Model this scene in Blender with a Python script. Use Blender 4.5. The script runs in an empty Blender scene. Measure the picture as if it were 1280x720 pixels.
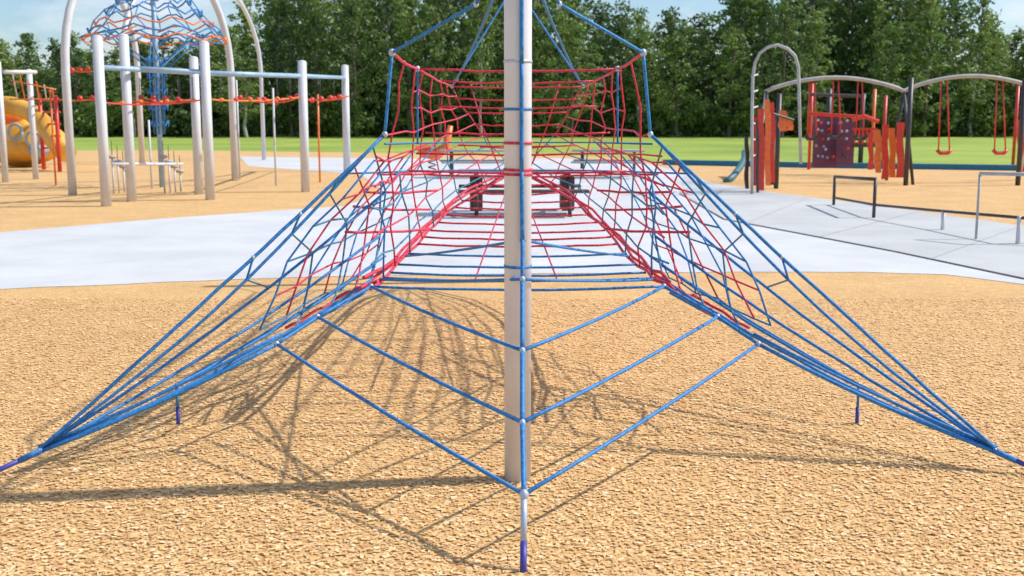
import bpy, math, random
import numpy as np
from mathutils import Vector, Matrix
random.seed(7); np.random.seed(7)
sc=bpy.context.scene
H=1.7; F=1400.0; HOR=145.0
PITCH=math.atan((360-HOR)/F)
CP,SP=math.cos(PITCH),math.sin(PITCH)
def ray(px,py):
    u=(px-640)/F; v=(360-py)/F
    return Vector((u,CP+v*SP,v*CP-SP))
def P(px,py,Y):   # survey: world point at forward distance Y
    d=ray(px,py); k=Y/d.y
    return Vector((d.x*k,Y,H+d.z*k))
def G(px,py):     # survey: point on the ground
    d=ray(px,py); k=-H/d.z
    return Vector((d.x*k,d.y*k,0))
# ---------------------------------------------------------------- materials
def newmat(name):
    m=bpy.data.materials.new(name); m.use_nodes=True
    nt=m.node_tree; b=nt.nodes['Principled BSDF']; return m,nt,b
def N(nt,t,**kw):
    n=nt.nodes.new(t)
    for k,v in kw.items(): n.inputs[k.replace('_',' ')].default_value=v
    return n
def ramp(nt,fac,stops):
    r=nt.nodes.new('ShaderNodeValToRGB'); e=r.color_ramp.elements
    e[0].position=stops[0][0]; e[0].color=(*stops[0][1],1)
    e[1].position=stops[-1][0]; e[1].color=(*stops[-1][1],1)
    for p,c in stops[1:-1]:
        x=e.new(p); x.color=(*c,1)
    nt.links.new(fac,r.inputs[0]); return r
def simple(name,col,rough=.5,metal=0,var=.15,scale=8,bump=0):
    m,nt,b=newmat(name)
    tc=nt.nodes.new('ShaderNodeTexCoord')
    n=N(nt,'ShaderNodeTexNoise',Scale=scale,Detail=5.0)
    nt.links.new(tc.outputs['Object'],n.inputs['Vector'])
    lo=tuple(c*(1-var) for c in col); hi=tuple(min(1,c*(1+var)) for c in col)
    r=ramp(nt,n.outputs[0],[(.3,lo),(.7,hi)])
    nt.links.new(r.outputs[0],b.inputs['Base Color'])
    b.inputs['Roughness'].default_value=rough; b.inputs['Metallic'].default_value=metal
    if bump:
        bp=N(nt,'ShaderNodeBump',Strength=bump,Distance=.01)
        nt.links.new(n.outputs[0],bp.inputs['Height']); nt.links.new(bp.outputs[0],b.inputs['Normal'])
    return m
M_blue=simple('rope_blue',(.025,.20,.52),.6,var=.4,scale=60)
M_teal=simple('rope_teal',(.04,.20,.36),.65,var=.4,scale=60)
M_red=simple('rope_red',(.62,.035,.08),.6,var=.4,scale=60)
M_purple=simple('sleeve_purple',(.05,.05,.30),.45)
M_clamp=simple('clamp_aluminium',(.45,.53,.66),.4,.2)
M_mast=simple('mast_powder_coat',(.70,.69,.74),.35,0,var=.06,scale=5)
M_post=simple('post_grey',(.62,.62,.64),.4,.0,var=.06,scale=3)
M_bluebar=simple('bar_blue_grey',(.30,.44,.58),.4,.0)
M_netblue=simple('dome_blue',(.03,.20,.50),.6)
M_orange=simple('orange_plastic',(.80,.19,.04),.4)
M_redp=simple('red_plastic',(.68,.05,.03),.4)
M_yel=simple('yellow_plastic',(.74,.38,.05),.45,var=.25,scale=2)
M_green=simple('slide_teal',(.05,.16,.18),.5)
M_dark=simple('dark_metal',(.05,.045,.05),.45)
M_maroon=simple('maroon_panel',(.16,.05,.11),.5)
M_wood=simple('dark_wood',(.12,.05,.035),.6,var=.4,scale=12)
M_table=simple('table_grey',(.42,.41,.40),.6)
M_kerb=simple('kerb_blue',(.02,.17,.30),.7)
M_joint=simple('joint_dark',(.17,.16,.15),.8)
M_jl=simple('joint_light',(.42,.42,.42),.8)
M_bark=simple('bark',(.13,.10,.075),.9,var=.4,scale=3)
M_birch=simple('bark_pale',(.38,.35,.31),.9,var=.4,scale=3)

def concrete(name,c):
    m,nt,b=newmat(name)
    tc=nt.nodes.new('ShaderNodeTexCoord')
    n1=N(nt,'ShaderNodeTexNoise',Scale=.6,Detail=8.0,Roughness=.65)
    n2=N(nt,'ShaderNodeTexNoise',Scale=60,Detail=4.0)
    for n in(n1,n2): nt.links.new(tc.outputs['Object'],n.inputs['Vector'])
    r=ramp(nt,n1.outputs[0],[(.3,tuple(x*.84 for x in c)),(.7,tuple(x*1.08 for x in c))])
    mx=nt.nodes.new('ShaderNodeMixRGB'); mx.blend_type='MULTIPLY'; mx.inputs[0].default_value=.2
    nt.links.new(r.outputs[0],mx.inputs[1]); nt.links.new(n2.outputs[0],mx.inputs[2])
    nt.links.new(mx.outputs[0],b.inputs['Base Color']); b.inputs['Roughness'].default_value=.85
    return m
M_conc=concrete('concrete_light',(.68,.68,.68)); M_conc2=concrete('concrete_grey',(.58,.58,.57))

m,nt,b=newmat('wood_chip_surface'); M_sand=m
tc=nt.nodes.new('ShaderNodeTexCoord')
vo=N(nt,'ShaderNodeTexVoronoi',Scale=95.0); n1=N(nt,'ShaderNodeTexNoise',Scale=1.1,Detail=6.0,Roughness=.6)
n2=N(nt,'ShaderNodeTexNoise',Scale=48.0,Detail=6.0,Roughness=.7)
n4=N(nt,'ShaderNodeTexNoise',Scale=9.0,Detail=4.0,Roughness=.6)
for n in(vo,n1,n2,n4): nt.links.new(tc.outputs['Object'],n.inputs['Vector'])
r1=ramp(nt,n2.outputs[0],[(.28,(.54,.29,.095)),(.5,(.80,.50,.205)),(.75,(.90,.64,.33))])
r2=ramp(nt,n1.outputs[0],[(.3,(.88,.86,.84)),(.7,(1.05,1.05,1.05))])
hs=nt.nodes.new('ShaderNodeMixRGB'); hs.blend_type='MULTIPLY'; hs.inputs[0].default_value=1
nt.links.new(r1.outputs[0],hs.inputs[1]); nt.links.new(r2.outputs[0],hs.inputs[2])
sv=nt.nodes.new('ShaderNodeSeparateColor'); nt.links.new(vo.outputs['Color'],sv.inputs[0])
r3=ramp(nt,sv.outputs[0],[(0,(.76,.73,.70)),(1,(1.05,1.05,1.05))])
h2=nt.nodes.new('ShaderNodeMixRGB'); h2.blend_type='MULTIPLY'; h2.inputs[0].default_value=1
nt.links.new(hs.outputs[0],h2.inputs[1]); nt.links.new(r3.outputs[0],h2.inputs[2])
r4=ramp(nt,n4.outputs[0],[(.3,(.86,.84,.82)),(.7,(1.04,1.04,1.04))])
h3=nt.nodes.new('ShaderNodeMixRGB'); h3.blend_type='MULTIPLY'; h3.inputs[0].default_value=1
nt.links.new(h2.outputs[0],h3.inputs[1]); nt.links.new(r4.outputs[0],h3.inputs[2])
nt.links.new(h3.outputs[0],b.inputs['Base Color']); b.inputs['Roughness'].default_value=.9
bp=N(nt,'ShaderNodeBump',Strength=.5,Distance=.012)
nt.links.new(n2.outputs[0],bp.inputs['Height']); nt.links.new(bp.outputs[0],b.inputs['Normal'])
m,nt,b=newmat('wood_chip'); M_chip=m
ge=nt.nodes.new('ShaderNodeNewGeometry')
r=ramp(nt,ge.outputs['Random Per Island'],[(0,(.50,.25,.085)),(.2,(.74,.44,.17)),(.75,(.84,.55,.245)),(1,(.92,.71,.42))])
nt.links.new(r.outputs[0],b.inputs['Base Color']); b.inputs['Roughness'].default_value=.85
m,nt,b=newmat('grass_surface'); M_grass=m
tc=nt.nodes.new('ShaderNodeTexCoord')
n1=N(nt,'ShaderNodeTexNoise',Scale=.12,Detail=8.0,Roughness=.65); n2=N(nt,'ShaderNodeTexNoise',Scale=6.0,Detail=6.0,Roughness=.8)
for n in(n1,n2): nt.links.new(tc.outputs['Object'],n.inputs['Vector'])
mxx=nt.nodes.new('ShaderNodeMixRGB'); mxx.inputs[0].default_value=.45
nt.links.new(n1.outputs[0],mxx.inputs[1]); nt.links.new(n2.outputs[0],mxx.inputs[2])
r=ramp(nt,mxx.outputs[0],[(.38,(.15,.25,.025)),(.62,(.40,.47,.06))])
nt.links.new(r.outputs[0],b.inputs['Base Color']); b.inputs['Roughness'].default_value=.9
def leafmat(name,a,bb,c):
    m,nt,b=newmat(name)
    ge=nt.nodes.new('ShaderNodeNewGeometry'); oi=nt.nodes.new('ShaderNodeObjectInfo')
    n=N(nt,'ShaderNodeTexNoise',Scale=.35,Detail=3.0)
    nt.links.new(ge.outputs['Position'],n.inputs['Vector'])
    a1=nt.nodes.new('ShaderNodeMath'); a1.operation='MULTIPLY_ADD'; a1.inputs[1].default_value=.35
    nt.links.new(ge.outputs['Random Per Island'],a1.inputs[0])
    a2=nt.nodes.new('ShaderNodeMath'); a2.operation='MULTIPLY_ADD'; a2.inputs[1].default_value=.3; 
    nt.links.new(oi.outputs['Random'],a2.inputs[0]); nt.links.new(n.outputs[0],a2.inputs[2])
    nt.links.new(a2.outputs[0],a1.inputs[2])
    r=ramp(nt,a1.outputs[0],[(.4,a),(.75,bb),(1.0,c)])
    nt.links.new(r.outputs[0],b.inputs['Base Color']); b.inputs['Roughness'].default_value=.6
    tr=nt.nodes.new('ShaderNodeBsdfTranslucent'); nt.links.new(r.outputs[0],tr.inputs[0])
    ms=nt.nodes.new('ShaderNodeMixShader'); ms.inputs[0].default_value=.35
    out=[x for x in nt.nodes if x.type=='OUTPUT_MATERIAL'][0]
    nt.links.new(b.outputs[0],ms.inputs[1]); nt.links.new(tr.outputs[0],ms.inputs[2]); nt.links.new(ms.outputs[0],out.inputs[0])
    return m
M_leaf=leafmat('foliage',(.08,.14,.03),(.15,.24,.05),(.25,.33,.08))
M_leafd=leafmat('foliage_dark',(.045,.09,.025),(.09,.155,.04),(.15,.22,.055))
# ---------------------------------------------------------------- mesh builder
class MB:
    def __init__(s): s.v=[]; s.f=[]; s.m=[]; s.mats=[]
    def mi(s,mat):
        if mat not in s.mats: s.mats.append(mat)
        return s.mats.index(mat)
    def tube(s,path,r,mat,n=8,caps=True):
        path=[Vector(p) for p in path]; k=s.mi(mat); b0=len(s.v); L=len(path)
        rs=r if isinstance(r,(list,tuple)) else [r]*L
        t=(path[1]-path[0]).normalized()
        a=Vector((0,0,1)) if abs(t.z)<.9 else Vector((1,0,0))
        u=t.cross(a).normalized()
        for i,p in enumerate(path):
            if i==0: tt=path[1]-path[0]
            elif i==L-1: tt=path[-1]-path[-2]
            else: tt=(path[i+1]-path[i]).normalized()+(path[i]-path[i-1]).normalized()
            if tt.length<1e-9: tt=t
            t=tt.normalized()
            u=(u-t*u.dot(t)).normalized(); w=t.cross(u)
            for j in range(n):
                an=2*math.pi*j/n
                s.v.append(p+(u*math.cos(an)+w*math.sin(an))*rs[i])
        for i in range(L-1):
            for j in range(n):
                a0=b0+i*n+j; a1=b0+i*n+(j+1)%n
                s.f.append((a0,a1,a1+n,a0+n)); s.m.append(k)
        if caps:
            s.f.append(tuple(b0+j for j in reversed(range(n)))); s.m.append(k)
            s.f.append(tuple(b0+(L-1)*n+j for j in range(n))); s.m.append(k)
    def ball(s,c,r,mat,seg=10,sc_=(1,1,1)):
        k=s.mi(mat); b0=len(s.v); R=seg//2+1; c=Vector(c)
        for i in range(R+1):
            th=math.pi*i/R
            for j in range(seg):
                ph=2*math.pi*j/seg
                s.v.append(c+Vector((r*sc_[0]*math.sin(th)*math.cos(ph),r*sc_[1]*math.sin(th)*math.sin(ph),r*sc_[2]*math.cos(th))))
        for i in range(R):
            for j in range(seg):
                a0=b0+i*seg+j; a1=b0+i*seg+(j+1)%seg
                s.f.append((a0,a0+seg,a1+seg,a1)); s.m.append(k)
    def box(s,c,size,mat,rot=0,bev=.0):
        k=s.mi(mat); b0=len(s.v); c=Vector(c); x,y,z=[q/2 for q in size]; R=Matrix.Rotation(rot,3,'Z')
        bv=min(x,y,z)*.25
        ol=[(-x+bv,-z),(x-bv,-z),(x,-z+bv),(x,z-bv),(x-bv,z),(-x+bv,z),(-x,z-bv),(-x,-z+bv)]
        for yy in(-y,y):
            for (a,bq) in ol: s.v.append(c+R@Vector((a,yy,bq)))
        for j in range(8):
            s.f.append((b0+j,b0+(j+1)%8,b0+8+(j+1)%8,b0+8+j)); s.m.append(k)
        s.f.append(tuple(b0+j for j in reversed(range(8)))); s.m.append(k)
        s.f.append(tuple(b0+8+j for j in range(8))); s.m.append(k)
    def quad(s,pts,mat):
        k=s.mi(mat); b0=len(s.v)
        for p in pts: s.v.append(Vector(p))
        s.f.append(tuple(range(b0,b0+len(pts)))); s.m.append(k)
    def obj(s,name,parent=None,smooth=True):
        me=bpy.data.meshes.new(name); me.from_pydata([tuple(v) for v in s.v],[],s.f)
        for mt in s.mats: me.materials.append(mt)
        me.polygons.foreach_set('material_index',s.m)
        if smooth:
            me.polygons.foreach_set('use_smooth',[len(f)==4 for f in s.f])
        me.update(); o=bpy.data.objects.new(name,me); sc.collection.objects.link(o)
        if parent: o.parent=parent
        return o
def empty(name,loc=(0,0,0)):
    e=bpy.data.objects.new(name,None); e.empty_display_size=.3; sc.collection.objects.link(e); return e
def lerp(a,b,t): return a+(b-a)*t
def sagp(a,b,sag=.02,n=6,w=0.0):
    a=Vector(a);b=Vector(b);o=[]
    for i in range(n+1):
        t=i/n; p=lerp(a,b,t); p=Vector(p); p.z-=sag*4*t*(1-t)
        if w and 0<i<n: p+=Vector((random.uniform(-w,w),random.uniform(-w,w),random.uniform(-w,w)))
        o.append(p)
    return o
def polysample(pts,t):
    pts=[Vector(p) for p in pts]; x=t*(len(pts)-1); i=min(int(x),len(pts)-2); return lerp(pts[i],pts[i+1],x-i)
# ---------------------------------------------------------------- ground
def sheet(name,pts,z,mat):
    b_=MB(); b_.quad([(p.x,p.y,z) for p in pts],mat); return b_.obj(name,smooth=False)
g=MB(); g.quad([(-900,-60,0),(900,-60,0),(900,1600,0),(-900,1600,0)],M_grass); g.obj('grass_ground',smooth=False)
far=[G(1900,216),G(1280,213),G(1000,209),G(840,206),G(760,196),G(480,191),G(200,188),G(-500,190)]
sheet('wood_chip_ground',[Vector((-14,-6,0)),Vector((14,-6,0)),Vector((26,14,0))]+far+[Vector((-30,16,0))],.004,M_sand)
path=[G(-700,398),G(-300,376),G(0,362),G(150,356),G(300,350),G(420,346),G(640,343),G(900,341),G(1080,341),G(1180,344),G(1280,356),G(1420,376),G(1700,420),
      G(1900,350),G(1500,304),G(1280,283),G(1100,258),G(960,240),G(890,229),G(850,215),G(800,203),G(700,198),G(560,199),G(400,197),G(300,196),G(310,208),G(450,218),G(480,240),G(430,258),G(340,264),G(200,274),G(0,291),G(-400,325)]
rr=random.Random(3); path2=[]
for i in range(len(path)):
    a,c=path[i],path[(i+1)%len(path)]
    nseg=max(1,int((c-a).length/.3)) if i<12 else 1
    for j in range(nseg):
        p=lerp(a,c,j/nseg)
        if 0<i<12: p=p+Vector((0,rr.uniform(-.03,.03),0))
        path2.append(p)
sheet('concrete_path',path2,.008,M_conc)
slab=[G(905,275),G(1000,293),G(1120,316),G(1280,350),G(1290,355),G(1420,374),G(1700,418),G(1900,350),G(1500,304.5),G(1280,283.5),G(1100,258.5),G(960,240.5),G(890,229.5),G(855,219),G(850,240)]
sheet('concrete_slab_path',slab,.012,M_conc2)
b_=MB()
jl=[G(850,243),G(905,275),G(1000,293),G(1120,316),G(1280,350),G(1420,372)]
b_.tube([p+Vector((0,0,.0)) for p in jl],.026,M_joint,6)
b_.obj('path_edge_kerb')
b_=MB()
for (a,c) in [((1020,298),(1150,265)),((1160,326),(1275,284)),((930,281),(1010,248))]:
    p0,p1=G(*a),G(*c); d=(p1-p0).normalized(); q=Vector((-d.y,d.x,0))*.006
    b_.quad([p0+q+Vector((0,0,.016)),p0-q+Vector((0,0,.016)),p1-q+Vector((0,0,.016)),p1+q+Vector((0,0,.016))],M_jl)
b_.obj('path_joints',smooth=False)
b_=MB()
kl=[G(830,206),G(1000,209.5),G(1280,213.5),G(1900,216.5)]
for a,c in zip(kl[:-1],kl[1:]):
    d=c-a; mid=(a+c)/2; b_.box((mid.x,mid.y,.07),(d.length+.02,.25,.22),M_kerb,rot=math.atan2(d.y,d.x))
b_.obj('play_area_kerb',smooth=False)
n=190000
Y=3.2+np.random.rand(n)**1.35*7.2; X=(np.random.rand(n)*2-1)*(Y*.5+.7)
L=.004+np.random.rand(n)**2*.010; W=L*(.4+.5*np.random.rand(n)); an=np.random.rand(n)*6.283
tz=(np.random.rand(n)-.5)*.5; tw=(np.random.rand(n)-.5)*.5
cx,sx=np.cos(an),np.sin(an)
z0=.008+np.random.rand(n)*.003
def corner(a,b): 
    return np.stack([X+a*L*cx-b*W*sx, Y+a*L*sx+b*W*cx, z0+a*L*tz*.6+b*W*tw*.6],1)
V=np.stack([corner(-1,-1),corner(1,-.7),corner(1.1,.8),corner(-.9,1)],1).reshape(-1,3)
me=bpy.data.meshes.new('wood_chips'); me.vertices.add(4*n); me.vertices.foreach_set('co',V.ravel())
me.loops.add(4*n); me.loops.foreach_set('vertex_index',np.arange(4*n)); me.polygons.add(n)
me.polygons.foreach_set('loop_start',np.arange(0,4*n,4)); me.polygons.foreach_set('loop_total',np.full(n,4))
me.update(calc_edges=True); me.materials.append(M_chip)
o=bpy.data.objects.new('wood_chips',me); sc.collection.objects.link(o)
# ---------------------------------------------------------------- climbing net
net=empty('rope_climbing_net')
CX=647
mb=MB()
base=G(CX,600); YM=base.y; XM=base.x
mb.tube([(XM,YM,-.1),(XM,YM,4.1)],.062,M_mast,28)
mb.ball((XM,YM,4.1),.062,M_mast,20,(1,1,.6))
for zz,mt in ((2.46,M_clamp),(1.94,M_clamp),(1.73,M_blue),(1.02,M_blue)):
    mb.tube([(XM,YM,zz-.006),(XM,YM,zz+.006)],.0645,mt,24)
for zz in (1.44,1.46,1.58): mb.tube([(XM,YM,zz-.006),(XM,YM,zz+.006)],.067,M_red,24)
mb.tube([(XM,11.5,-.1),(XM,11.5,3.2)],.058,M_mast,20); mb.ball((XM,11.5,3.2),.058,M_mast,16,(1,1,.6))
mb.obj('mast',net)
BL=MB();RD=MB();TL=MB();CL=MB();PU=MB()
def rope(B,mat,a,b,sag=.0,r=.0085,w=0,n=6): B.tube(sagp(a,b,sag,n,w),r,mat,6)
def clamp(p,r=.016,mat=None): CL.ball(p,r*.72,mat or M_clamp,8,(1,1,1.2))
fr=[P(654,760,3.98),P(655,618,4.12),P(653,528,4.42),P(653,438,4.72),P(653,349,4.95),P(653,300,YM-.079),P(652,215,YM-.076),P(652,80,YM-.074),P(652,-80,YM-.074)]
fr[0].z=-.02
for i in range(1,len(fr)-1): rope(BL,M_blue,fr[i],fr[i+1],0,.0105)
PU.tube([fr[0],fr[0]+(fr[1]-fr[0])*.45],.013,M_purple,10)
PU.tube([fr[0]+(fr[1]-fr[0])*.44,fr[1]],.0125,M_clamp,10)
for i in (1,2,3,4): clamp(fr[i]+Vector((0,-.004,0)),.026 if i==1 else .018)
SIDE={}
for s in (-1,1):
    def q(off,y,Yd,s=s): return P(CX+s*off,y,Yd)
    A=G(CX+s*672,598); A.z=0
    A2=G(CX+s*424,531)
    Tn=q(157,66,6.0); Tf=q(82,108,11.0)
    T=[Tn,q(125,86,7.4),Tf]
    arm=[q(301,430,5.6),q(250,396,5.85),q(183,358,6.15)]
    B=[arm[2],q(157,338,7.0),q(125,305,8.2),q(100,278,9.3),q(66,248,10.3),q(6,214,11.2)]
    dirA=(arm[0]-A).normalized()
    a1=A+dirA*.26
    PU.tube([A-dirA*.1,a1-dirA*.06],.0125,M_purple,10); PU.tube([a1-dirA*.07,a1+dirA*.04],.015,M_blue,10); clamp(a1+dirA*.03,.02)
    rope(BL,M_blue,a1,arm[0],.025,.0105); rope(BL,M_blue,a1+Vector((0,.05,.02)),arm[0]+Vector((0,.12,.03)),.02,.008)
    rope(BL,M_blue,arm[0],arm[1],0,.0095); rope(BL,M_blue,arm[1],arm[2],0,.0095)
    for p in arm: clamp(p,.02)
    for k,p in enumerate(arm): rope(BL,M_blue,fr[1+k],p,.014,.0085)
    rope(BL,M_blue,fr[4],polysample(B,.08),.008,.0082)
    rope(BL,M_blue,fr[5],polysample(B,.3),.008,.0075)
    for dz,dx in ((0,0),(.035,.03),(-.02,.05)):
        pts=[polysample(B,t/12)+Vector((s*dx*1.2+random.uniform(-.012,.012),0,dz+random.uniform(-.02,.02))) for t in range(0,13)]
        RD.tube(pts,.011,M_red,6)
    RD.tube(sagp(polysample(B,.1),q(245,393,6.4),.0,8,.012),.011,M_red,6)
    RD.tube(sagp(polysample(B,.06),q(225,372,6.8),.0,8,.012),.011,M_red,6)
    RD.tube(sagp(q(225,372,6.8),q(290,410,6.5),.0,8,.012),.009,M_red,6)
    rope(RD,M_red,T[0],T[1],.01,.0085,.004); rope(RD,M_red,T[1],T[2],.01,.0085,.004)
    clamp(Tn,.026); clamp(T[1],.024); clamp(T[2],.024)
    top=Vector((XM,YM,2.50)); mid=P(CX+s*52,5,5.6)
    rope(BL,M_blue,Tn,mid,.0,.009); rope(BL,M_blue,mid,top+Vector((0,.06,.0)),0,.009); clamp(mid,.02)
    rope(BL,M_blue,Tf,Vector((XM+s*.02,YM+.06,2.44)),.05,.009)
    rope(BL,M_blue,Tf,Vector((XM,11.5,3.0)),0,.009)
    U=q(166,168,6.0); rope(BL,M_blue,Tn,U,.0,.0095); clamp(U,.022)
    U2=q(125,180,7.4); rope(BL,M_blue,T[1],U2,.0,.007)
    # outer rope fan from the corner anchor
    E=[U,q(205,212,6.3),q(165,240,7.2),q(172,295,7.2),q(178,330,7.0),q(183,350,6.4)]
    fans=[]
    for k,e in enumerate(E):
        sg=[.015,.08,.05,.05,.06,.06][k]
        if k==1:
            pth=[polysample([a1,E[0]],t/10*.96)+Vector((0,.03,-.10*math.sin(math.pi*t/10))) for t in range(11)]
        else: pth=sagp(a1,e,sg,16,.003)
        fans.append(pth)
        BL.tube(pth,.0085 if k else .0095,M_blue,6)
    for ti,t in enumerate([.60,.74,.86,.94,1.0]):
        mat,BB=(M_blue,BL) if ti<1 else ((M_teal,TL) if ti%3 else (M_red,RD))
        row=[polysample(f,t) for f in fans]
        if ti==0: row=row[:3]
        BB.tube(row,.0062,mat,5)
        if ti in(0,1): clamp(row[0],.016)
    hub=Vector((A2.x,A2.y,.23))
    PU.tube([A2+Vector((0,0,-.05)),A2+Vector((0,0,.10))],.011,M_purple,8)
    PU.tube([A2+Vector((0,0,.10)),hub],.008,M_blue,8); clamp(hub,.015)
    for e in (q(190,366,7.0),q(165,320,7.6)):
        rope(BL,M_blue,hub,e,.02,.007)
    # inner wall mesh
    ns,nr=9,9
    def wall(u,r,T=T,B=B,s=s):
        a=polysample(T,u); bq=polysample(B,u)
        p=lerp(a,bq,r); p.x+=s*.05*math.sin(math.pi*r); return p
    SIDE[s]=dict(B=B,wall=wall)
    jit={}
    def W(i,j):
        if (i,j) not in jit:
            w=.022 if 0<j<nr else 0
            jit[(i,j)]=wall(i/ns,j/nr)+Vector((random.uniform(-w,w),random.uniform(-w*3,w*3),random.uniform(-w,w)))
        return jit[(i,j)]
    for j in range(1,nr):
        mat,BB=(M_red,RD) if j<=5 or j==7 else (M_teal,TL)
        i0=4 if j in(1,2) else 1 if j==3 else 0
        BB.tube([W(i,j) for i in range(i0,ns+1)],.0062,mat,5)
    for i in range(ns+1):
        if i in(0,) : continue
        if i%2==0 or i>4: RD.tube([W(i,j) for j in range(0,6)],.006,M_red,5)
        if i%2: TL.tube([W(i,j) for j in range(5,nr+1)],.006,M_teal if i>1 else M_blue,5)
        else: RD.tube([W(i,j) for j in range(5,nr+1)],.006,M_red,5)
    # outboard net below wall
    def OW(u,r):
        a=wall(u*.75,.46); bq=lerp(arm[1],q(165,335,7.6),u); bq=bq+Vector((s*.12,0,-.05)); p=lerp(a,bq,r); p.x+=s*(.08*math.sin(math.pi*r)+.18*r*(1-u)); return p
    oj={(i,j):OW(i/6,j/5)+Vector((random.uniform(-.02,.02),random.uniform(-.06,.06),random.uniform(-.02,.02))) for i in range(7) for j in range(6)}
    for j in range(0,6):
        m_,B_=(M_red,RD) if j in(0,1,4) else (M_teal,TL)
        B_.tube([oj[i,j] for i in range(7)],.0058,m_,5)
    for i in range(7):
        B_,m_=(RD,M_red) if i%2==1 else (BL,M_blue)
        B_.tube([oj[i,j] for j in range(6)],.0058,m_,5)
    for (o1,y1,o2,y2,yd) in ((110,262,205,258,8),(100,238,190,240,8),(110,286,215,290,7.5),(95,215,175,218,8.5)):
        rope(RD,M_red,q(o1,y1,yd),q(o2,y2,yd-.8),.01,.009,.004)
wl,wr=SIDE[-1]['wall'],SIDE[1]['wall']
BLs,BRs=SIDE[-1]['B'],SIDE[1]['B']
for i,t in enumerate([0.0,.1,.17,.24,.32,.40,.46,.52,.6,.66,.72,.78,.84,.9]):
    a,c=polysample(BLs,t),polysample(BRs,t)
    if t<.38: rope(BL,M_blue,a,c,.02,.008,.002,10)
    else: rope(RD,M_red,a,c,.02,.0085,.004,10)
for x in (-.2,.2):
    RD.tube([Vector((XM+x*(1.3-.9*t/8),6.9+4.0*t/8,.68+.3*t/8)) for t in range(9)],.006,M_red,5)
for (u,r) in [(.5,0),(.8,0),(1,0),(.95,.14),(.75,.2),(1,.3),(.6,.36),(1,.44),(.5,.47),(.85,.56),(.55,.62),(.75,.72),(.4,.55),(.95,.66)]:
    rope(RD,M_red,wl(u,r),wr(u,r),.005+random.random()*.015,.0082,.005,10)
for x in(-.45,.45):
    RD.tube([Vector((XM+x*.95,11.0,2.0)),Vector((XM+x*.7,11.05,1.6)),Vector((XM+x*.3,11.1,1.15))],.007,M_red,5)
BL.tube([P(430,217,6.6),P(560,213,9.5),P(735,213,9.5),P(862,217,6.6)],.006,M_blue,5)
BL.tube([P(481,180,6.1),P(560,178,9.5),P(735,178,9.5),P(815,180,6.1)],.006,M_blue,5)
BL.obj('blue_ropes',net);RD.obj('red_ropes',net);TL.obj('teal_ropes',net);CL.obj('rope_clamps',net);PU.obj('anchor_rods',net)
# ---------------------------------------------------------------- left: overhead post frame
def at(b,py):
    d=ray(640,py); k=b.y/d.y; return Vector((b.x,b.y,H+d.z*k))
def post(B,px,yt,yb,w,mat=M_post,Yd=None,cap=True):
    b0=G(px,yb); t0=P(px,yt,b0.y); r=w*b0.y/F/2
    B.tube([(b0.x,b0.y,-.1),(b0.x,b0.y,t0.z)],r,mat,16)
    if cap: B.ball((b0.x,b0.y,t0.z),r,mat,14,(1,1,.5))
    return b0
fr_=empty('overhead_climbing_frame'); mb=MB()
p1=post(mb,133,47,258,12.5); p2=post(mb,165,45,252,12); p3=post(mb,249,73,243,11); p4=post(mb,263,54,250,12)
p5=post(mb,382,78,240,11); p6=post(mb,434,83,214,9)
mb.obj('posts',fr_)
mb=MB()
for a,ya,c,yc in ((p1,84,p3,91),(p2,85,p4,90),(p4,91,p5,95),(p3,92,p6,97),(p5,95,p6,97)):
    mb.tube([at(a,ya),at(c,yc)],.05,M_bluebar,10)
mb.obj('beams',fr_,)
mb=MB()
def span(a,ya,c,yc,mat,n,r=.018):
    A_,C_=at(a,ya),at(c,yc); mb.tube(sagp(A_,C_,.06,8),r,mat,6)
    for i in range(1,n):
        p=lerp(A_,C_,i/n); mb.ball((p.x,p.y,p.z-.02),.055,M_orange if i%2 else M_redp,8,(1,1,.8))
        mb.tube([p,(p.x,p.y,p.z+.45)],.010,M_dark,5)
span(p2,126,p4,124,M_redp,6);span(p4,124,p5,121,M_orange,7);span(p1,128,p3,126,M_redp,5);span(p5,124,p6,120,M_redp,3)
mb.obj('rope_traverses',fr_)
mb=MB()
for px in (148,212):
    for k in range(4):
        c=P(px+k*7-8,196+k*6,p3.y+.2*k); mb.ball(c,.10,M_table,10,(1,1,.45)); mb.tube([c,(c.x,c.y,.02)],.02,M_post,6)
        mb.tube([c,(c.x,c.y,c.z+.35)],.008,M_dark,5)
mb.tube([P(140,205,22),P(228,205,24)],.03,M_post,8)
mb.obj('stepping_pods',fr_)
# ---------------------------------------------------------------- left: arch rope dome
dome=empty('arch_rope_dome'); mb=MB()
def arch(xl,yl,xr,yr,peak,r=.13,pw=.5):
    a,c=G(xl,yl),G(xr,yr); pts=[]
    zt=P(640,peak,(a.y+c.y)/2).z; zs=zt*.45
    pts.append(Vector((a.x,a.y,-.1)))
    for i in range(25):
        th=math.pi*i/24; u=.5-.5*math.cos(th); p=lerp(a,c,u); 
        pts.append(Vector((p.x,p.y,zs+(zt-zs)*math.sin(th)**.85)))
    pts.append(Vector((c.x,c.y,-.1)))
    mb.tube(pts,r,M_post,12); return pts
arch(91,244,294,226,-70,.09)
arch(-40,225,178,205,-75,.10)
arch(160,215,330,200,-40,.08)
mb.obj('arches',dome)
cb=(G(91,244)+G(294,226))/2
mb=MB()
def ring(c,z,r,mat,th=.02):
    pts=[Vector((c.x+r*math.cos(2*math.pi*i/32),c.y+r*math.sin(2*math.pi*i/32),z+.08*math.sin(i*1.9))) for i in range(33)]
    mb.tube(pts,th,mat,6)
    return pts
zc=lambda py: P(640,py,cb.y).z
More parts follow.
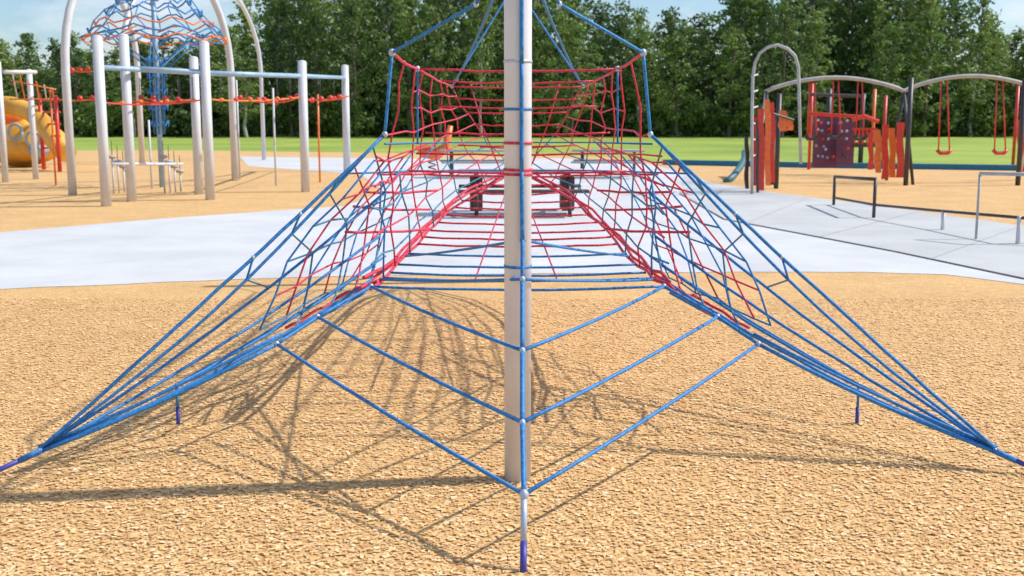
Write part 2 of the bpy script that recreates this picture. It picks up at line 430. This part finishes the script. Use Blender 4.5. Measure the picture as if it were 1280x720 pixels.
rgs=[ring(cb,zc(50),1.65,M_orange),ring(cb,zc(40),1.5,M_netblue),ring(cb,zc(46),1.1,M_netblue),ring(cb,zc(30),1.35,M_orange),ring(cb,zc(16),1.1,M_netblue),ring(cb,zc(2),.85,M_netblue),ring(cb,zc(-25),.5,M_netblue)]
for i in range(0,32,3):
    mb.tube([rgs[0][i],rgs[1][(i+1)%32],rgs[3][i],rgs[4][i],rgs[5][(i+1)%32],rgs[6][i]],.015,M_netblue,5)
    mb.tube([rgs[0][i],rgs[2][i]],.014,M_netblue,5)
for i in range(0,32,5):
    mb.tube([rgs[2][i],Vector((cb.x+.18*math.cos(i),cb.y+.18*math.sin(i),zc(90))),Vector((cb.x+.12*math.cos(i),cb.y+.12*math.sin(i),zc(168)))],.016,M_netblue,6)
    mb.ball(rgs[0][i],.05,M_orange,8)
mb.tube([(cb.x,cb.y,0),(cb.x,cb.y,zc(-60))],.06,M_bluebar,10)
for y in(75,95,115,135,155): ring(cb,zc(y),.22,M_netblue,.014)
mb.obj('rope_net',dome)
mb=MB()
for (xa,ya,xb,yb,Yd) in ((70,124,130,122,27),(300,122,345,128,28),(345,128,380,118,28),(390,125,436,120,27),(90,88,130,86,27),(176,122,238,125,27)):
    mb.tube(sagp(P(xa,ya,Yd),P(xb,yb,Yd),.05,6),.02,M_orange,6)
    for k in range(4):
        c=P(lerp(xa,xb,k/4),lerp(ya,yb,k/4),Yd); mb.ball(c,.07,M_redp,8)
for px,yt,yb in ((345,110,232),(400,118,228),(70,112,232),(300,100,224),(190,150,236)):
    b0=G(px,yb); mb.tube([(b0.x,b0.y,-.05),at(b0,yt)],.025,M_orange if px in(70,400) else M_post,8)
mb.obj('orange_traverse',dome)
# ---------------------------------------------------------------- far left: boulder + slide
bl=empty('boulder_slide_climber'); mb=MB()
def lump(c,r,mat,sx,sy,sz,seed):
    k=mb.mi(mat); b0=len(mb.v); R_,S_=14,22; rnd=random.Random(seed)
    ph=[rnd.random()*6 for _ in range(6)]
    for i in range(R_+1):
        th=math.pi*i/R_
        for j in range(S_):
            a=2*math.pi*j/S_
            d=r*(1+.12*math.sin(2*a+ph[0])*math.sin(th)+.1*math.sin(3*th+ph[1]+a)+.05*math.sin(5*a+ph[2]))
            mb.v.append(c+Vector((d*sx*math.sin(th)*math.cos(a),d*sy*math.sin(th)*math.sin(a),d*sz*math.cos(th))))
    for i in range(R_):
        for j in range(S_):
            a0=b0+i*S_+j;a1=b0+i*S_+(j+1)%S_; mb.f.append((a0,a0+S_,a1+S_,a1)); mb.m.append(k)
lump(P(34,178,38),.9,M_yel,1.25,1,.85,3); lump(P(16,148,38.4),.75,M_orange,1,1,.8,5)
lump(P(50,188,37.6),.45,M_bluebar,.9,1,.6,6)
for a in range(3):
    cc=P(20+22*a,165+9*(a%2),37.2); mb.tube([cc+Vector((.22*math.cos(t*.42),-.05,.26*math.sin(t*.42))) for t in range(16)],.05,M_bluebar,8)
mb.obj('boulder',bl)
mb=MB()
pts=[P(-10,130,37),P(15,132,37),P(38,140,36.5),P(55,155,36),P(70,178,35.5),P(84,192,35)]
mb.tube(pts,.30,M_yel,14); mb.obj('tube_slide',bl)
mb=MB()
post(mb,7,78,228,8); post(mb,45,88,224,7); post(mb,75,120,215,5,M_redp); post(mb,55,118,212,5,M_redp)
for y in (125,140,155,170,185): 
    mb.tube([P(55,y,G(55,212).y),P(75,y,G(75,215).y)],.035,M_redp,6)
mb.tube([P(5,90,28),P(45,90,29)],.05,M_post,8)
for k in range(6): mb.tube([P(15+10*k,90+k*4,30),P(22+9*k,124,31)],.018,M_orange if k%2 else M_post,5)
mb.tube([P(12,100,30),P(70,112,30)],.02,M_orange,5); mb.tube([P(12,124,30),P(70,124,30)],.02,M_orange,5)
mb.obj('tower_posts',bl)
# ---------------------------------------------------------------- centre: picnic tables and riders
def picnic(px,py,rot,wid,seatmat,topm,block=True):
    e=empty('picnic_table'); b0=G(px,py); m_=MB(); Rz=Matrix.Rotation(rot,3,'Z')
    def L(x,y,z): 
        v=Rz@Vector((x,y,z)); return Vector((b0.x+v.x,b0.y+v.y,v.z))
    for k in range(4): m_.box(L(0,-.3+.2*k,.75),(wid,.18,.05),topm,rot)
    for yy in(-.72,.72):
        m_.box(L(0,yy,.45),(wid,.27,.05),seatmat,rot)
    for xx in(-wid*.36,wid*.36):
        m_.tube([L(xx,-.62,0),L(xx,-.28,.72)],.035,M_dark,8); m_.tube([L(xx,.62,0),L(xx,.28,.72)],.035,M_dark,8)
        m_.tube([L(xx,-.72,.41),L(xx,.72,.41)],.03,M_dark,8)
        if block: m_.box(L(xx,0,.38),(.22,.5,.60),M_wood,rot)
    m_.obj('table',e); return e
picnic(652,268,.04,2.2,M_wood,M_table)
picnic(600,222,.1,2.2,M_table,M_table,False); picnic(760,222,-.1,2.0,M_table,M_table,False)
def sculpt(px,py,h,mat,mat2,k=.75):
    e=empty('spring_rider'); b0=G(px,py); m_=MB()
    m_.tube([b0+Vector((.12*math.cos(i*.9),.12*math.sin(i*.9),.02+i*.022)) for i in range(20)],.02,M_dark,6)
    x,y=b0.x,b0.y
    m_.tube([(x-.5*k,y,.75),(x-.25*k,y,.55),(x+.15*k,y,.5),(x+.45*k,y,.75),(x+.6*k,y,h)],[.05*k,.16*k,.2*k,.14*k,.08*k],mat,12)
    m_.tube([(x+.3*k,y-.2,h*.85),(x+.3*k,y+.2,h*.85)],.02,M_dark,6); m_.box((x-.1*k,y,.75),(.4*k,.25,.06),mat2)
    m_.obj('body',e)
sculpt(540,213,1.4,M_orange,M_yel,1.0)
# ---------------------------------------------------------------- right: play structure
ps=empty('play_structure'); mb=MB()
b0=G(940,243)
mb.tube([Vector((b0.x,b0.y,-.05))]+[P(x,y,b0.y) for x,y in ((940,150),(941,95),(944,78),(950,66),(960,59),(972,56),(985,61),(994,70),(998,84),(999,120))]+[P(1001,205,b0.y)],.034,M_table,10)
for y in (95,115,135,155,175,195): mb.tube([P(941,y,b0.y),P(944+3,y-2,b0.y+1)],.02,M_post,6)
mb.obj('ladder_arch',ps)
mb=MB()
for px,yt,yb,mt in ((1011,105,212,M_redp),(1033,112,208,M_dark),(1075,118,210,M_dark),(1132,98,232,M_dark),(970,118,236,M_dark),(1272,100,232,M_dark),(1266,108,208,M_redp),(1103,120,208,M_redp),(1089,112,210,M_orange)):
    post(mb,px,yt,yb,6 if mt is M_dark else 4,mt)
mb.obj('posts',ps)
mb=MB()
def wpanel(x0,y0,x1,y1,Yd,mat,t=.10):
    a,c=P(x0,y0,Yd),P(x1,y1,Yd); mb.box(((a.x+c.x)/2,Yd,(a.z+c.z)/2),(abs(c.x-a.x),t,abs(a.z-c.z)),mat)
Ya=G(950,240).y
def fin(px,yt,yb,w,mat,Yd):
    n=10; L_=[];R2=[]
    for i in range(n+1):
        y=lerp(yt,yb,i/n); ww=w*(.9+.1*math.sin(i*1.3+px)); sh=.8*math.sin(i*.9+px); L_.append(P(px-ww/2+sh,y,Yd)); R2.append(P(px+ww/2+sh,y,Yd))
    for dy in(0,.08):
        for i in range(n):
            pts=[L_[i],R2[i],R2[i+1],L_[i+1]]; pts=[p+Vector((0,dy,0)) for p in pts]
            mb.quad(pts if dy==0 else pts[::-1],mat)
    for i in range(n):
        for S in(L_,R2): mb.quad([S[i],S[i+1],S[i+1]+Vector((0,.08,0)),S[i]+Vector((0,.08,0))],mat)
for px,yt,yb,w,mt,yy in ((943,146,232,8,M_redp,Ya),(952,136,238,8,M_redp,Ya-.3),(960,124,232,7,M_orange,Ya-.1),(966,128,228,6,M_redp,Ya+.3),(934,170,236,5,M_dark,Ya+.2),(947,150,242,3,M_dark,Ya-.4),
    (1098,162,216,8,M_orange,30),(1107,156,224,8,M_redp,29),(1116,160,222,8,M_orange,28.5),(1126,153,222,9,M_redp,28.2),(1278,150,215,10,M_redp,30),(1089,165,212,6,M_redp,31)):
    fin(px,yt,yb,w,mt,yy)
fin(979,138,164,10,M_orange,Ya+.6); fin(988,150,163,8,M_orange,Ya+.7)
mb.tube([P(966,142,Ya+.3),P(992,150,Ya+.65)],.03,M_dark,6)
mb.obj('fin_panels',ps,smooth=False)
mb=MB()
wpanel(1018,142,1046,209,33,M_maroon); wpanel(1047,150,1066,207,32.6,M_maroon)
for i in range(5):
    for j in range(7):
        mb.ball(P(1022+j*6+random.uniform(-2,2),152+i*11+random.uniform(-3,3),32.4 if j>4 else 32.85),.045,random.choice([M_redp,M_table,M_bluebar,M_dark,M_dark]),6)
wpanel(1066,178,1096,184,32,M_dark); wpanel(1066,160,1096,163,31.8,M_redp); 
for k in range(6): wpanel(1068+k*5,162,1069+k*5,180,31.7,M_redp,.03)
mb.tube([P(1066,150,31),P(1080,145,31),P(1098,152,31)],.06,M_redp,8)
mb.tube([P(1012,118,33),P(1075,120,33)],.05,M_dark,8)
mb.tube([P(1012,142,32.5),P(1075,146,32)],.05,M_redp,8)
mb.obj('climbing_wall',ps,smooth=False)
mb=MB()
sl=[P(931,190,32),P(931,198,31),P(925,209,30),P(916,221,29.5),P(908,227,29)]
mb.tube(sl,.09,M_green,12); mb.obj('slide',ps)
sw=empty('swing_set'); mb=MB()
Yb=29.0
wv=[]
for i in range(41):
    x=958+i*8.6; ph=((x-958)%172)/172
    y=114-17*math.sin(math.pi*ph)**.8
    if x>1130: y=114-19*math.sin(math.pi*((x-1130)/172 if x<1302 else 0))**.8
    wv.append(P(x,y,Yb))
mb.tube(wv,.055,M_table,10)
for px in (958,1130,1302):
    a=P(px,114,Yb); mb.tube([a,(a.x,a.y-1.0,0)],.04,M_dark,10); mb.tube([a,(a.x,a.y+1.0,0)],.04,M_dark if px==1130 else M_post,10)
mb.obj('frame',sw)
mb=MB()
for (x0,yt,ys,wd,mt) in ((1180,98,190,14,M_redp),(1250,98,190,14,M_redp),(1045,98,170,12,M_dark),(1015,100,172,12,M_dark),(1075,99,172,10,M_dark)):
    for d in(-1,1): mb.tube([P(x0+d*wd*.25,yt,Yb),P(x0+d*wd*.5,ys,Yb)],.018,M_redp,6)
    a=P(x0,ys,Yb); 
    mb.tube([(a.x-.18,a.y,a.z+.05),(a.x-.1,a.y,a.z-.03),(a.x+.1,a.y,a.z-.03),(a.x+.18,a.y,a.z+.05)],.05,mt,8)
mb.obj('swings',sw)
rl=empty('balance_rail'); mb=MB()
q1,q2,q3,q4=G(1042,257),G(1092,273),G(1178,288),G(1272,306)
for b0,yt in ((q1,220),(q2,223),(q3,264),(q4,270)):
    mb.tube([(b0.x,b0.y,-.02),at(b0,yt)],.028,M_dark if b0 in(q1,q2) else M_post,10)
mb.tube([at(q1,221),at(q2,224)],.03,M_dark,10)
mb.tube([at(q1,247),at(q2,256),at(q3,264),at(q4,272),P(1400,282,q4.y-.6)],.022,M_dark,10)
mb.tube([P(1290,218,q4.y),P(1225,217,q4.y+.6)],.025,M_table,8)
mb.tube([P(1290,218,q4.y),G(1290,305)],.025,M_table,8)
e0=P(1225,217,q4.y+.6); mb.tube([e0,(e0.x,e0.y,0)],.018,M_table,8)
mb.obj('rail',rl)
# ---------------------------------------------------------------- trees
def leaves(cents,per,size,rng):
    vs=[];fs=[]
    for (c,r) in cents:
        for _ in range(per):
            d=rng.normal(size=3); d/=np.linalg.norm(d); rr=r*rng.random()**.45
            p=np.array(c)+d*rr*np.array([1,1,.75])
            a=rng.normal(size=3)*.8+d; a/=np.linalg.norm(a); b=np.cross(a,rng.normal(size=3)); b/=np.linalg.norm(b); c2=np.cross(a,b)
            s_=size*(.6+.8*rng.random())
            b0=len(vs); vs+= [p-b*s_,p+c2*s_*.6,p+b*s_,p-c2*s_*.6]; fs.append((b0,b0+1,b0+2,b0+3))
    return vs,fs
def tree_mesh(seed,Ht,wid,low,bark,leaf,per=34):
    rng=np.random.default_rng(seed); rn=random.Random(seed); m_=MB()
    lean=rn.uniform(-.4,.4)
    tp=[Vector((lean*(i/6)**2+rn.uniform(-.08,.08),rn.uniform(-.08,.08),Ht*.9*i/6)) for i in range(7)]
    m_.tube(tp,[.17,.14,.12,.1,.07,.05,.02],bark,7)
    cents=[]
    nb=28
    for i in range(nb):
        t=low+(1-low)*(i+.5)/nb; z=Ht*t; an=i*2.4+rn.uniform(-.5,.5)
        prof=math.sin(math.pi*min(1,(t-low)/(1-low)*.86+.13))**.7
        L_=wid*prof*rn.uniform(.45,1.2)
        o_=polysample(tp,min(.98,t*.95)); e_=Vector((o_.x+L_*math.cos(an),o_.y+L_*math.sin(an),z+rn.uniform(.1,.8)))
        m_.tube([o_,lerp(o_,e_,.5)+Vector((0,0,.15)),e_],[.05,.035,.012],bark,5,False)
        cents.append((tuple(e_),rn.uniform(.45,.95))); cents.append((tuple(lerp(o_,e_,.55)),rn.uniform(.4,.8)))
    cents.append(((lean,0,Ht*.95),.7))
    vs,fs=leaves(cents,per,.18,rng)
    k=m_.mi(leaf); b0=len(m_.v); m_.v+= [Vector(v) for v in vs]; m_.f+=[tuple(b0+x for x in f) for f in fs]; m_.m+=[k]*len(fs)
    me=bpy.data.meshes.new('tree_mesh'); me.from_pydata([tuple(v) for v in m_.v],[],m_.f)
    for mt in m_.mats: me.materials.append(mt)
    me.polygons.foreach_set('material_index',m_.m); me.update(); return me
vars_=[tree_mesh(1,12,2.4,.12,M_bark,M_leaf),tree_mesh(2,12,2.0,.25,M_birch,M_leaf),tree_mesh(3,12,2.7,.08,M_bark,M_leafd),tree_mesh(4,12,1.7,.34,M_birch,M_leaf),tree_mesh(5,12,2.5,.16,M_bark,M_leafd),tree_mesh(6,12,2.2,.05,M_bark,M_leaf)]
shr=[tree_mesh(11,3.2,1.9,.02,M_bark,M_leafd,30),tree_mesh(12,2.6,1.7,.02,M_bark,M_leaf,30)]
tl=empty('tree_line')
prof=[(-400,45),(0,62),(50,52),(90,40),(140,60),(200,52),(270,48),(310,20),(345,-12),(450,-35),(600,-50),(700,-35),(745,10),(800,26),(860,22),(890,-6),(1000,-40),(1150,-30),(1215,-5),(1240,22),(1290,20),(1400,-10),(1800,-20)]
def topy(px):
    for (a,ya),(c,yc) in zip(prof[:-1],prof[1:]):
        if a<=px<=c: return lerp(ya,yc,(px-a)/(c-a))
    return 0
rn=random.Random(5)
for row,(Yr,step,f_) in enumerate(((92,3.8,.80),(98,2.8,.95),(105,2.5,1.0),(113,2.8,.96))):
    x=-62
    while x<62:
        Yt=Yr+rn.uniform(-2.5,2.5); px=640+x/Yt*F; ty=topy(px)
        h=(H+(HOR-ty)*Yt/F)*f_*rn.uniform(.78,1.07)
        me=rn.choice(vars_ if row<3 else vars_[2:5]); o=bpy.data.objects.new('forest_tree',me); sc.collection.objects.link(o)
        k=h/12; o.location=(x,Yt,-.1); o.scale=(max(.85,k)*rn.uniform(.85,1.25),max(.85,k)*rn.uniform(.85,1.2),k); o.rotation_euler=(0,0,rn.uniform(0,6.28)); o.parent=tl
        x+=step*rn.uniform(.5,1.5)
for Yr in (94,102,112):
    x=-64
    while x<64:
        me=rn.choice(shr); o=bpy.data.objects.new('undergrowth',me); sc.collection.objects.link(o); k=rn.uniform(.5,1.2)*(1 if Yr<100 else 1.6)
        o.location=(x,Yr+rn.uniform(-2,2),-.2); o.scale=(k,k,k); o.rotation_euler=(0,0,rn.uniform(0,6.28)); o.parent=tl; x+=rn.uniform(1.3,2.6)
# ---------------------------------------------------------------- light
EL=math.radians(46)
ld=Vector((-math.cos(EL),-.08,-math.sin(EL))).normalized()
s=bpy.data.lights.new('sun','SUN'); s.energy=4.6; s.angle=math.radians(.8); s.color=(1,.96,.89)
so=bpy.data.objects.new('sun',s); so.rotation_euler=ld.to_track_quat('-Z','Y').to_euler(); sc.collection.objects.link(so)
w=bpy.data.worlds.new('World'); sc.world=w; w.use_nodes=True; nt=w.node_tree
bg=nt.nodes['Background']; sk=nt.nodes.new('ShaderNodeTexSky'); sk.sky_type='NISHITA'; sk.sun_disc=False
sk.sun_elevation=EL; sk.sun_rotation=math.atan2(-ld.x,-ld.y)
tc=nt.nodes.new('ShaderNodeTexCoord'); mp=nt.nodes.new('ShaderNodeMapping'); mp.inputs['Scale'].default_value=(1,1,3)
no=N(nt,'ShaderNodeTexNoise',Scale=5.5,Detail=7.0,Roughness=.6); nt.links.new(tc.outputs['Generated'],mp.inputs[0]); nt.links.new(mp.outputs[0],no.inputs['Vector'])
rp=ramp(nt,no.outputs[0],[(.47,(0,0,0)),(.68,(.8,.8,.8))])
tint=nt.nodes.new('ShaderNodeMixRGB'); tint.blend_type='MULTIPLY'; tint.inputs[0].default_value=1; tint.inputs[2].default_value=(.80,.93,1.08,1)
nt.links.new(sk.outputs[0],tint.inputs[1])
mx=nt.nodes.new('ShaderNodeMixRGB'); mx.inputs[2].default_value=(6.6,6.8,7,1)
nt.links.new(rp.outputs[0],mx.inputs[0]); nt.links.new(tint.outputs[0],mx.inputs[1]); nt.links.new(mx.outputs[0],bg.inputs[0]); bg.inputs[1].default_value=.15
# ---------------------------------------------------------------- camera
cam=bpy.data.cameras.new('camera'); co=bpy.data.objects.new('camera',cam); sc.collection.objects.link(co)
co.location=(0,0,H); co.rotation_euler=(math.pi/2-PITCH,0,0)
cam.sensor_width=36; cam.lens=36*F/1280; cam.clip_end=3000; cam.clip_start=.05
cam.dof.use_dof=True; cam.dof.focus_distance=6.0; cam.dof.aperture_fstop=4.5
sc.camera=co
sc.view_settings.view_transform='Standard'; sc.view_settings.look='None'; sc.view_settings.exposure=0
